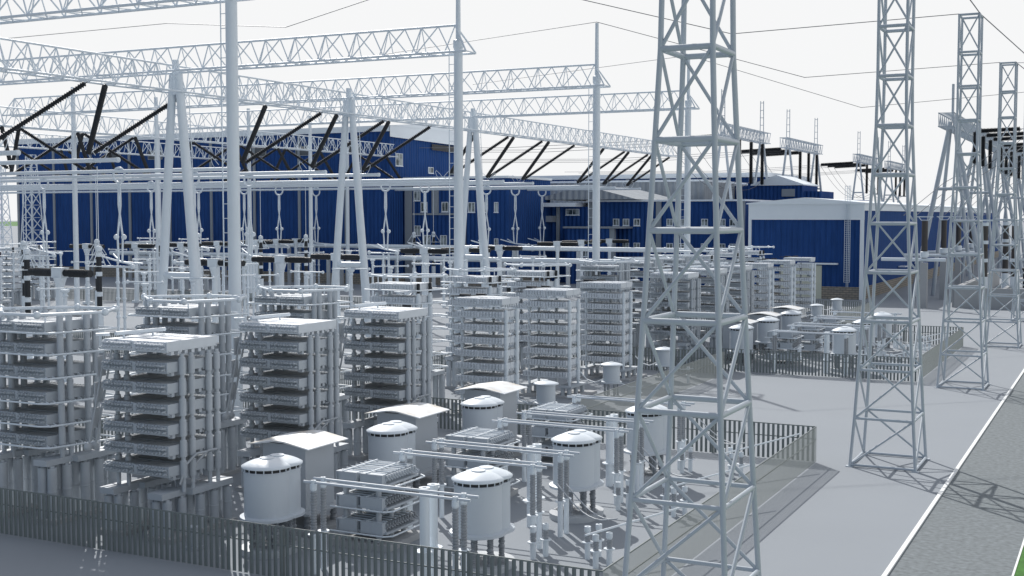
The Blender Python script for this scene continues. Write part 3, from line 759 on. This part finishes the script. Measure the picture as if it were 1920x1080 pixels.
# ------------------------------------------------------------------ buildings
def window(parent, x0, x1, z0, z1, y, axis='y', sgn=-1, nm='window'):
    # framed window on plane y (axis 'y') or x (axis 'x'), facing sgn
    f = MB(); g_ = MB(); w = .12
    def bx(m, a, b, c, d, p, q):
        lo, hi = sorted((y+sgn*p, y+sgn*q))
        if axis == 'y': m.box(a, b, lo, hi, c, d)
        else: m.box(lo, hi, a, b, c, d)
    bx(f, x0, x1, z0, z0+w, 0, .12); bx(f, x0, x1, z1-w, z1, 0, .12); bx(f, x0, x0+w, z0+w, z1-w, 0, .12); bx(f, x1-w, x1, z0+w, z1-w, 0, .12)
    bx(f, (x0+x1)/2-.05, (x0+x1)/2+.05, z0+w, z1-w, 0, .1)
    o = f.build(nm, ROOFW, parent)
    bx(g_, x0+w, x1-w, z0+w, z1-w, .0, .04); g_.build('pane', GLASS, o)
    bx2 = MB(); bx(bx2, x0-.1, x1+.1, z0-.14, z0-.002, 0, .2); bx2.build('sill', ROOFW, o)
# big blue hall
H = thing('blue_hall', 'huge blue-clad hall with grey pilasters filling the left background', 'building', (0, 0, 0))
HX0, HX1, HY, HZ = -262, -147, 234, 34.2
MB().box(HX0, HX1, HY, 266, 2.4, HZ).build('wall', BLUE, H)
MB().box(HX0-.1, HX1+.1, HY-.12, 266.1, 0, 2.4).build('plinth', BRICK, H)
MB().box(HX0-.4, HX1+.3, HY-.5, HY-.002, HZ-.1, HZ+1.2).build('parapet', ROOFW, H)
m = MB(); m.poly([(HX1+.6, HY-.5, HZ+1.2), (HX1+.6, 267, HZ+1.3), (HX1+.6, 250, HZ+2.6)]); m.poly([(HX0, HY-.5, HZ+1.2), (HX1+.6, HY-.5, HZ+1.2), (HX1+.6, 250, HZ+2.6), (HX0, 250, HZ+2.6)]); m.poly([(HX0, 250, HZ+2.6), (HX1+.6, 250, HZ+2.6), (HX1+.6, 267, HZ+1.3), (HX0, 267, HZ+1.3)]); m.build('roof', ROOFW, H)
m = MB(); m.poly([(HX1+.5, HY-.4, 32.9), (HX1+.5, 267, 32.4), (HX1+.5, 267, HZ+1.4), (HX1+.5, HY-.4, HZ+1.25)]); m.build('gable_band', ROOFW, H)
for i in range(10):
    x = HX0+.4+i*12.9
    if x < HX1: MB().box(x-.32, x+.32, HY-.3, HY-.003, 0, HZ-.12).build('pilaster', TRIM, H)
for i, x in enumerate((-228, -214.5, -183, -170, -157)):
    f = MB().box(x-2.3, x+2.3, HY-.14, HY-.004, 29.2, 31.4).build('louvre', TRIM, H)
    m = MB()
    for q in range(7): m.box(x-2.1, x+2.1, HY-.2, HY-.142, 29.4+q*.27, 29.55+q*.27)
    m.build('blades', DARKO, f)
MB().box(-192, -182, HY-.5, HY-.004, 0.05, 6.2).build('loading_door_surround', CREAM, H)
MB().box(-189.5, -187.5, HY-.56, HY-.51, .05, 4.4).build('door', GLASS, H)
m = MB(); m.poly([(HX1+.52, 252, 32.2), (HX1+.52, 264, 32.1), (HX1+.52, 264, 30.6), (HX1+.52, 252, 30.8)]); m.build('dark_vent', DARKO, H)
# attached office block with windows
B2 = thing('blue_office_wing', 'blue wing with grey pilasters and two columns of windows right of the big hall', 'building')
MB().box(-146.9, -120.6, 240, 262, 2.4, 23.6).build('wall', BLUE, B2)
MB().box(-146.9, -120.5, 239.9, 262.1, 0, 2.4).build('plinth', BRICK, B2)
MB().box(-146.9, -120.3, 239.6, 262.3, 23.6, 24.1).build('parapet', ROOFW, B2)
for x in (-145.6, -131.8): MB().box(x-.9, x+.9, 239.65, 239.997, 0, 23.59).build('pilaster', TRIM, B2)
MB().box(-144.6, -132.8, 239.75, 239.997, 15.6, 16.0).build('string_course', TRIM, B2)
MB().box(-139.5, -137.8, 239.7, 239.997, 16.02, 23.59).build('pilaster', TRIM, B2)
for x, z in ((-143.4, 19.0), (-141.6, 16.5), (-136.2, 16.5), (-143.4, 11.2), (-143.4, 4.6), (-140.8, 9.1), (-136.6, 9.1), (-129.5, 16.4), (-126.2, 16.4), (-123.4, 16.4), (-126.2, 8.5), (-123.4, 8.5)):
    w_ = .85 if x < -128 else .5
    window(B2, x-w_, x+w_, z-.2, z+2.0, 239.997)
window(H, 236.6, 239.6, 26.6, 29.4, HX1+.002, axis='x', sgn=1); window(H, 251, 253.4, 25.4, 26.8, HX1+.002, axis='x', sgn=1)
# middle buildings
M1 = thing('blue_link_building', 'low blue building with white slab canopy in the middle distance', 'building')
MB().box(-125, -110.5, 262, 300, 0, 17.5).build('wall', BLUE, M1)
MB().box(-131, -112.5, 258, 300.1, 17.5, 18.4).build('roof', ROOFW, M1)
MB().box(-131, -119, 259.5, 261.997, 14.0, 15.4).build('canopy', TRIM, M1)
MB().box(-118.9, -118.1, 261.6, 261.997, 0, 17.4).build('pilaster', TRIM, M1)
window(M1, -116.6, -113.2, 15.6, 17.0, 261.997)
M2 = thing('blue_two_storey_block', 'two-storey blue block with rows of small windows behind the capacitor stacks', 'building')
MB().box(-111, -74.5, 262.2, 300.2, 0, 18.6).build('wall', BLUE, M2)
m = MB(); m.box(-111.4, -74.2, 261.7, 300.3, 18.6, 19.0); m.build('roof', ROOFW, M2)
m = MB(); m.prism([(-124, 19.1), (-98, 19.1), (-110.5, 22.2)], 259, 290); m.build('hipped_roof', GREYC, M2)
for x in (-110.3, -94.0, -74.9): MB().box(x-.6, x+.6, 261.9, 262.197, 0, 18.6).build('pilaster', TRIM, M2)
MB().box(-114.5, -103.8, 257, 262.19, 0, 12.6).build('porch', BLUE, M2)
MB().box(-115, -100.2, 256.6, 262.19, 12.6, 13.0).build('porch_roof', TRIM, M2)
MB().box(-103.79, -102.6, 257.1, 258.1, 0, 12.59).build('pilaster', TRIM, M2)
window(M2, -110.2, -108.9, 6.2, 7.9, 256.997)
for x in (-104.2, -101.8, -99.2, -95.6, -91.4, -88.6, -83.4, -79.4, -77.0):
    for z in (13.4, 8.0):
        if z < 10 and x < -103: continue
        window(M2, x-.75, x+.75, z-.2, z+1.35, 262.197)
M3 = thing('grey_clad_hall', 'pale grey clad hall rising behind the two-storey blue block', 'building')
MB().box(-143, -97.1, 305, 345, 0, 24.2).build('wall', GREYC, M3)
MB().box(-143.4, -97.2, 304.6, 345.4, 24.2, 24.7).build('roof', ROOFW, M3)
for x in (-140, -112, -99): MB().box(x-.1, x+.1, 304.85, 304.997, 0, 24).build('seam_strip', TRIM, M3)
window(M3, -118.2, -114.6, 17.6, 19.4, 304.997); window(M3, -111.6, -109.8, 17.6, 19.4, 304.997)
M4 = thing('long_blue_hall', 'long blue hall with a white roof far behind the grey hall', 'building')
MB().box(-176, -93, 350, 400, 0, 26.5).build('wall', BLUE, M4)
MB().box(-177, -92.4, 349, 401, 26.5, 27.8).build('roof', ROOFW, M4)
for i in range(7): MB().box(-175+13*i, -174+13*i, 349.7, 349.997, 0, 26.4).build('pilaster', TRIM, M4)
M5 = thing('blue_gabled_hall', 'far blue hall with a white gable and a lower blue annex', 'building')
MB().box(-97, -78.5, 332, 350, 0, 23.6).build('wall', BLUE, M5)
m = MB(); m.prism([(-92.5, 23.6), (-78.2, 23.6), (-78.2, 23.9), (-85.5, 26.4), (-92.5, 23.9)], 331.4, 350.5); m.build('roof', ROOFW, M5)
MB().box(-78.49, -74, 334, 350, 0, 22.0).build('annex', BLUE, M5)
MB().box(-73.99, -63.5, 334, 350, 0, 19.6).build('annex', BLUE, M5)
MB().box(-84, -80.5, 331.6, 331.997, 20.6, 22.6).build('louvre', TRIM, M5)
# small hall on the right, gable to the camera
SH = thing('blue_gable_hall', 'blue hall with a broad white gable and caged ladder on the right', 'building')
X0, X1, Y0, Y1 = -64.8, -43.6, 232, 500
MB().box(X0, X1, Y0, Y1, 2.3, 17.0).build('wall', BLUE, SH)
MB().box(X0-.15, X1+.15, Y0-.15, Y1, 0, 2.3).build('plinth', BRICK, SH)
m = MB(); m.prism([(X0-.2, 14.7), (X1+.2, 14.7), (X1+.2, 17.6), ((X0+X1)/2, 18.5), (X0-.2, 17.6)], Y0-.35, Y0-.004); m.build('gable_panel', ROOFW, SH)
m = MB(); m.prism([(X0-.5, 17.62), (X1+.5, 17.62), (X1+.5, 17.85), ((X0+X1)/2, 18.85), (X0-.5, 17.85)], Y0-.9, Y1+.5); m.build('roof', ROOFW, SH)
MB().box(X1+.003, X1+.25, Y0, Y1, 16.4, 17.62).build('eaves_band', ROOFW, SH)
MB().box(X0-.2, X0+.35, Y0-.34, Y0-.004, 2.3, 14.69).build('corner_trim', ROOFW, SH)
MB().box(X1-.5, X1+.18, Y0-.34, Y0-.004, 0, 14.69).build('corner_trim', ROOFW, SH)
dr = MB().box(-58.8, -51.0, Y0-.3, Y0-.156, 0.0, 6.2).build('door', CREAM, SH)
MB().box(-53.7, -52.1, Y0-.34, Y0-.302, 4.1, 4.7).build('pane', GLASS, dr)
MB().box(-55.4, -48.0, Y0-1.0, Y0-.16, 6.4, 6.7).build('door_canopy', ROOFW, SH)
m = MB()
for x in (-46.75, -45.75): 
    m.tube((x, Y0-1.0, 3.2), (x, Y0-1.0, 21), .05, 5)
for x in (-46.4, -46.1): m.tube((x, Y0-.6, 2.3), (x, Y0-.6, 21), .06, 5)
for i in range(45): z = 3.2+i*.4; m.tube((-46.75, Y0-1.0, z), (-45.75, Y0-1.0, z), .03, 4); m.tube((-46.75, Y0-1.0, z), (-46.4, Y0-.5, z), .03, 4); m.tube((-45.75, Y0-1.0, z), (-46.1, Y0-.5, z), .03, 4)
m.build('caged_ladder', PAINT, SH)
for i in range(6):
    y = 250+i*22; t = MB(); t.box(X1+.2, X1+1.6, y-1.6, y+1.6, 4.6, 4.8); t.build('vent_hood', ROOFW, SH)
# ------------------------------------------------------------------ right hand side: pale blast wall, gantry, bushings
wl = thing('transformer_wall', 'low pale concrete enclosure behind the right towers', 'wall', (0, 0, 0))
MB().box(-26, 60, 219, 219.5, 0, 3.4).build('wall', PADC, wl)
for i in range(10): MB().box(-26+i*7.5, -25.4+i*7.5, 219.6, 262, 3.0, 3.4).build('cross_wall', PADC, wl)
MB().box(-26.4, -25.9, 219.6, 300, 0, 3.4).build('wall', PADC, wl)
def rgantry(x, y, label):
    t = thing('gantry_support', label, 'steel support', (x, y, 0), group='leaning supports of the right gantry')
    for p in (-6.5, 6.5):
        MB().tube((p, 0, 0), (p*.06, 0, 33), .5, 12, .4).build('leg', TOWER, t)
        MB().tube((p*.55, 5, 0), (p*.06, .6, 32), .4, 10, .3).build('leg', TOWER, t)
    MB().tube((-2.4, 0, 20.5), (2.4, 0, 20.5), .3, 8).build('cross_tube', TOWER, t)
    MB().tube((0, 0, 33), (0, 0, 40), .25, 8).build('lightning_rod', TOWER, t)
for i, y in enumerate((245, 290, 335, 380)): rgantry(-30, y, 'leaning grey support under the right gantry beam, %s' % ORD[i])
truss('gantry_beam', 'grey box truss beam at the upper right carrying black strings', (-30, 236, 31.6), (-30, 440, 31.6), 2.6, 2.4, 2.6, mat=TOWER, rc=.13, rb=.075, box=True)
for i in range(12):
    y = 254+i*14.5+(i//3)*10
    istring((-26.6, y, 31.7), (-18.6, y, 31.9), 'black level insulator right of the right gantry beam, %s' % ORD[i], 'level strings of the right gantry', fat=1.8)
    istring((-27.0, y+1, 31.9), (-27.0, y+1, 25.2), 'black insulator hanging from the right gantry beam, %s' % ORD[i], 'hanging strings of the right gantry', fat=1.8)
def bushing(label, group):
    t = thing('transformer_bushing', label, 'bushing', group=group)
    MB().lathe([(.6, 0), (.6, 5.0)], 12).build('stand', PAINT, t)
    for z in (5.0, 8.1, 11.2):
        MB().lathe([(.5, z), (.5, z+2.5)], 12).build('insulator', BRN, t)
        MB().lathe([(.5, z+2.5), (.58, z+2.5), (.58, z+3.1), (.5, z+3.1)], 12).build('collar', PAINT, t)
    MB().box(-1.2, 1.2, -.1, .1, 14.5, 14.8).build('terminal', PAINT, t)
    return t
BRN = new_mat('brown_porcelain', (.055, .048, .046), .45, 0, .1, 3)
bi = 0
for r, xs in enumerate(((-22, -17.5, -13, -8, -3, 2), (-20, -15, -10, -5, 0, 5), (-17, -12, -7, -2))):
    for q, x in enumerate(xs):
        place('bu', bushing, (x, 226+r*16+q*3, 0), 'brown bushing banded white behind right towers, %s in the %s row' % (ORD[q], ('front', 'middle', 'rear')[r]), group='dark transformer bushings')
for i, (x, y) in enumerate(((-15.2, 223), (-13.2, 225), (-11.4, 227))):
    t = thing('black_arrester', 'short black post with a flat cap in front of the brown bushings, %s' % ('left', 'middle', 'right')[i], 'arrester', (x, y, 0), group='short black posts')
    MB().lathe([(.45, 0), (.45, 3.0), (.4, 3.05)], 12).build('stand', PADC, t); MB().lathe([(.45, 3.4), (.45, 6.4), (.6, 6.4), (.6, 6.7), (0, 6.7)], 12).build('insulator', BLACK, t)
# side street with post insulator tables beside the long wall
def pyl(label, group):
    t = thing('switch_stand', label, 'switch stand', group=group)
    MB().box(-.55, .55, -.55, .55, 0, 7.6).build('column', PADC, t)
    MB().tube((-7, 0, 8.1), (3.4, 0, 8.1), .3, 10).build('pipe', PAINT, t)
    MB().lathe([(.45, 8.4), (.7, 8.6), (.7, 9.4), (.5, 9.5)], 12).build('flange', PAINT, t)
    MB().lathe([(.5, 9.5), (.5, 14.6)], 12).build('insulator', BRN, t)
    m = MB(); m.box(-1.3, 1.3, -.1, .1, 15.2, 15.35); m.tube((-1, 0, 15.2), (-.6, 0, 14.7), .07, 5); m.tube((1, 0, 15.2), (.6, 0, 14.7), .07, 5); m.tube((-.6, 0, 14.7), (.6, 0, 14.7), .07, 5); m.build('terminal', PAINT, t)
    return t
for i, y in enumerate((216, 240, 262, 285)):
    place('py', pyl, (-30.5-.0*i, y, 0), 'concrete column with pipe and brown insulator by long blue wall, %s' % ORD[i], group='columns beside the long blue wall')
# ------------------------------------------------------------------ far gantries behind the halls
GY = ((292, 338), (357, 403), (463, 511), (528, 574))
GN = ('right of foreground tower', 'left of second tower', 'behind second tower, left', 'behind second tower, right')
for i, (a, b) in enumerate(GY):
    gname = GN[i]
    truss('gantry_beam', 'small grey box truss of a distant gantry, '+gname, (-90, a, 35.2), (-90, b, 35.2), 2.2, 2.8, 3.3, mat=TOWER, rc=.13, rb=.08, box=True, group='distant gantry beams')
    for j, y in enumerate((a+5, b-5)):
        t = thing('gantry_support', 'distant support, %s end of gantry %s' % (('near', 'far')[j], gname), 'steel support', (-90, y, 0), group='distant gantry supports')
        for p in (-4.5, 4.5): MB().tube((p, 0, 0), (p*.08, 0, 36), .42, 8, .32).build('leg', TOWER, t)
        MB().tube((-1.6, 0, 24), (1.6, 0, 24), .25, 6).build('cross_tube', TOWER, t)
        m = MB(); m.tube((-.5, 0, 35), (-.4, 0, 46.5), .12, 5); m.tube((.5, 0, 35), (.4, 0, 46.5), .12, 5)
        for z in range(36, 47, 2): m.tube((-.5, 0, z), (.5, 0, z), .1, 4)
        m.build('lightning_mast', TOWER, t)
    for q in range(3):
        y = a+12+q*(b-a-24)/2
        istring((-91.5, y-8, 34.9), (-104, y-8, 34.4), 'black level insulator, gantry %s, %s' % (gname, NW[q]), 'level strings of the distant gantries', fat=2.2)
        istring((-89, y+4, 35.0), (-89, y+4, 23.5), 'black hanging insulator, gantry %s, %s' % (gname, NW[q]), 'hanging strings of the distant gantries', fat=2.0)
# left far masts
def mast(label, group):
    t = thing('lattice_mast', label, 'lattice mast', group=group)
    def c(z): w = 2.3-1.5*min(1, z/30); return [(-w, -w, z), (w, -w, z), (w, w, z), (-w, w, z)]
    for i in range(4): MB().tube(c(0)[i], c(30)[i], .14, 6).build('leg', PAINT, t)
    for k in range(10):
        m = MB(); a, b = c(3*k), c(3*k+3)
        for i in range(4): j = (i+1) % 4; m.tube(a[i], b[j], .08, 4); m.tube(a[j], b[i], .08, 4); m.tube(b[i], b[j], .08, 4)
        m.build('bracing', PAINT, t)
    return t
place('ms', mast, (-236, 215, 0), 'thin white lattice mast in front of the left end of the blue hall', group='thin lattice masts')
place('ms', mast, (-300, 262, 0), 'thin white lattice mast left of the blue hall in the sky', group='thin lattice masts')
# ------------------------------------------------------------------ wires
def wire(label, pts, r=.035, grp='overhead wires'):
    m = MB(); m.path(pts, r, 5); o = m.build('overhead_wire', WIRE); tag(o, label, 'wire', grp)
top = 37.6
wire('kinked sky wire from second tall pole to third lattice tower', [(MX, 99.15, top), (-32, 108, 31.6), (-14, 117.3, 33.4)])
wire('kinked sky wire from third tall pole to fourth lattice tower', [(MX, 132.3, top), (-33.5, 142, 31.2), (-14, 156.3, 33.4)])
wire('kinked sky wire from fourth tall pole to fifth lattice tower', [(MX, 165.45, top), (-34, 178, 30.6), (-14, 195.3, 33.4)])
wire('thin sky wire from the third tall pole leftwards behind the second', [(MX, 132.3, top), (-89, 132.2, 35.2)])
wire('thin sky wire from the second tall pole leftwards out of the picture', [(MX, 99.15, top), (-74, 99.1, 33.8), (-89, 99.1, 35.2), (-144.5, 99.1, 35)])
wire('thin wire from the fourth tall pole leftwards', [(MX, 165.45, top), (-89, 165.4, 35.2)])
wire('kinked wire over the tops of the lattice towers', [(-12.3, 83.5, 33.4), (-12.3, 118.3, 33.4), (-9, 137, 31), (-12.3, 157.3, 33.4), (-6, 185, 29)], .05)
for i, (a, b) in enumerate(GY):
    for q in range(3):
        y = a+12+q*(b-a-24)/2-8
        wire('thin conductor from gantry %s, %s' % (GN[i], NW[q]), [(-104, y, 34.4), (-132, y-35, 31.4), (-175, y-75, 30.5)], .06, 'conductors of the distant gantries')
        pts = [(-104+15*u, y+12*u, 34.4-14*math.sin(u*math.pi*.62)+3.2*u*u) for u in [k/10 for k in range(11)]]
        wire('drooping jumper below gantry %s, %s' % (GN[i], NW[q]), pts, .06, 'jumpers of the distant gantries')
for i in range(9):
    y = 254+i*14.5+(i//3)*10
    wire('conductor right of the level strings, right gantry, %s' % ORD[i], [(-18.6, y, 31.9), (2, y+6, 30.4)], .06, 'conductors of the right gantry')
    wire('jumper sloping down left under the right gantry, %s' % ORD[i], [(-18.6, y, 31.9), (-22, y-5, 28.0), (-27, y+1, 25.2), (-31, y-12, 21.5), (-36, y-25, 15.5)], .06, 'jumpers of the right gantry')
# ------------------------------------------------------------------ camera, light, world
sc = bpy.context.scene
cam = bpy.data.cameras.new('camera'); co = bpy.data.objects.new('camera', cam); C.objects.link(co)
cam.sensor_width = 36; cam.lens = 36*2318/1920; cam.clip_end = 6000; cam.clip_start = .5
co.location = (0, 0, 15.5); co.rotation_euler = (math.radians(90-3.357767), 0, math.radians(26.486172))
sc.camera = co
sv = V((-2.0, 2.2, 2.35)).normalized()
sun = bpy.data.lights.new('sun', 'SUN'); sun.energy = 3.9; sun.angle = math.radians(.5); sun.color = (1, .975, .94)
so = bpy.data.objects.new('sun', sun); C.objects.link(so); so.rotation_mode = 'QUATERNION'; so.rotation_quaternion = (-sv).to_track_quat('-Z', 'Y')
w = bpy.data.worlds.new('World'); sc.world = w; w.use_nodes = True
nt = w.node_tree; bg = nt.nodes['Background']; bg.inputs['Strength'].default_value = .1
sky = nt.nodes.new('ShaderNodeTexSky'); sky.sky_type = 'NISHITA'; sky.sun_disc = False
sky.sun_elevation = math.asin(sv.z); sky.sun_rotation = math.atan2(sv.x, sv.y); sky.dust_density = 2.0
tc = nt.nodes.new('ShaderNodeTexCoord'); sp = nt.nodes.new('ShaderNodeSeparateXYZ'); nt.links.new(tc.outputs['Generated'], sp.inputs[0])
mr = nt.nodes.new('ShaderNodeMapRange'); mr.inputs['From Min'].default_value = .22; mr.inputs['From Max'].default_value = .6
mr.inputs['To Min'].default_value = 1; mr.inputs['To Max'].default_value = .42; mr.interpolation_type = 'SMOOTHSTEP'
nt.links.new(sp.outputs[2], mr.inputs[0])
mx = nt.nodes.new('ShaderNodeMixRGB'); mx.inputs[2].default_value = (9.25, 9.3, 9.35, 1)
dt = nt.nodes.new('ShaderNodeVectorMath'); dt.operation = 'DOT_PRODUCT'; dt.inputs[1].default_value = (.55, .83, .35); nt.links.new(tc.outputs['Generated'], dt.inputs[0])
ma = nt.nodes.new('ShaderNodeMapRange'); ma.inputs['From Min'].default_value = -.65; ma.inputs['From Max'].default_value = .08; ma.interpolation_type = 'SMOOTHSTEP'
nt.links.new(dt.outputs['Value'], ma.inputs[0])
mm = nt.nodes.new('ShaderNodeMath'); mm.operation = 'MULTIPLY'; nt.links.new(mr.outputs[0], mm.inputs[0]); nt.links.new(ma.outputs[0], mm.inputs[1])
nt.links.new(mm.outputs[0], mx.inputs[0]); nt.links.new(sky.outputs[0], mx.inputs[1]); nt.links.new(mx.outputs[0], bg.inputs['Color'])
sc.view_settings.view_transform = 'Standard'; sc.view_settings.look = 'None'; sc.view_settings.exposure = 0; sc.view_settings.gamma = 1
sc.render.engine = 'CYCLES'; sc.cycles.max_bounces = 5; sc.cycles.use_denoising = True
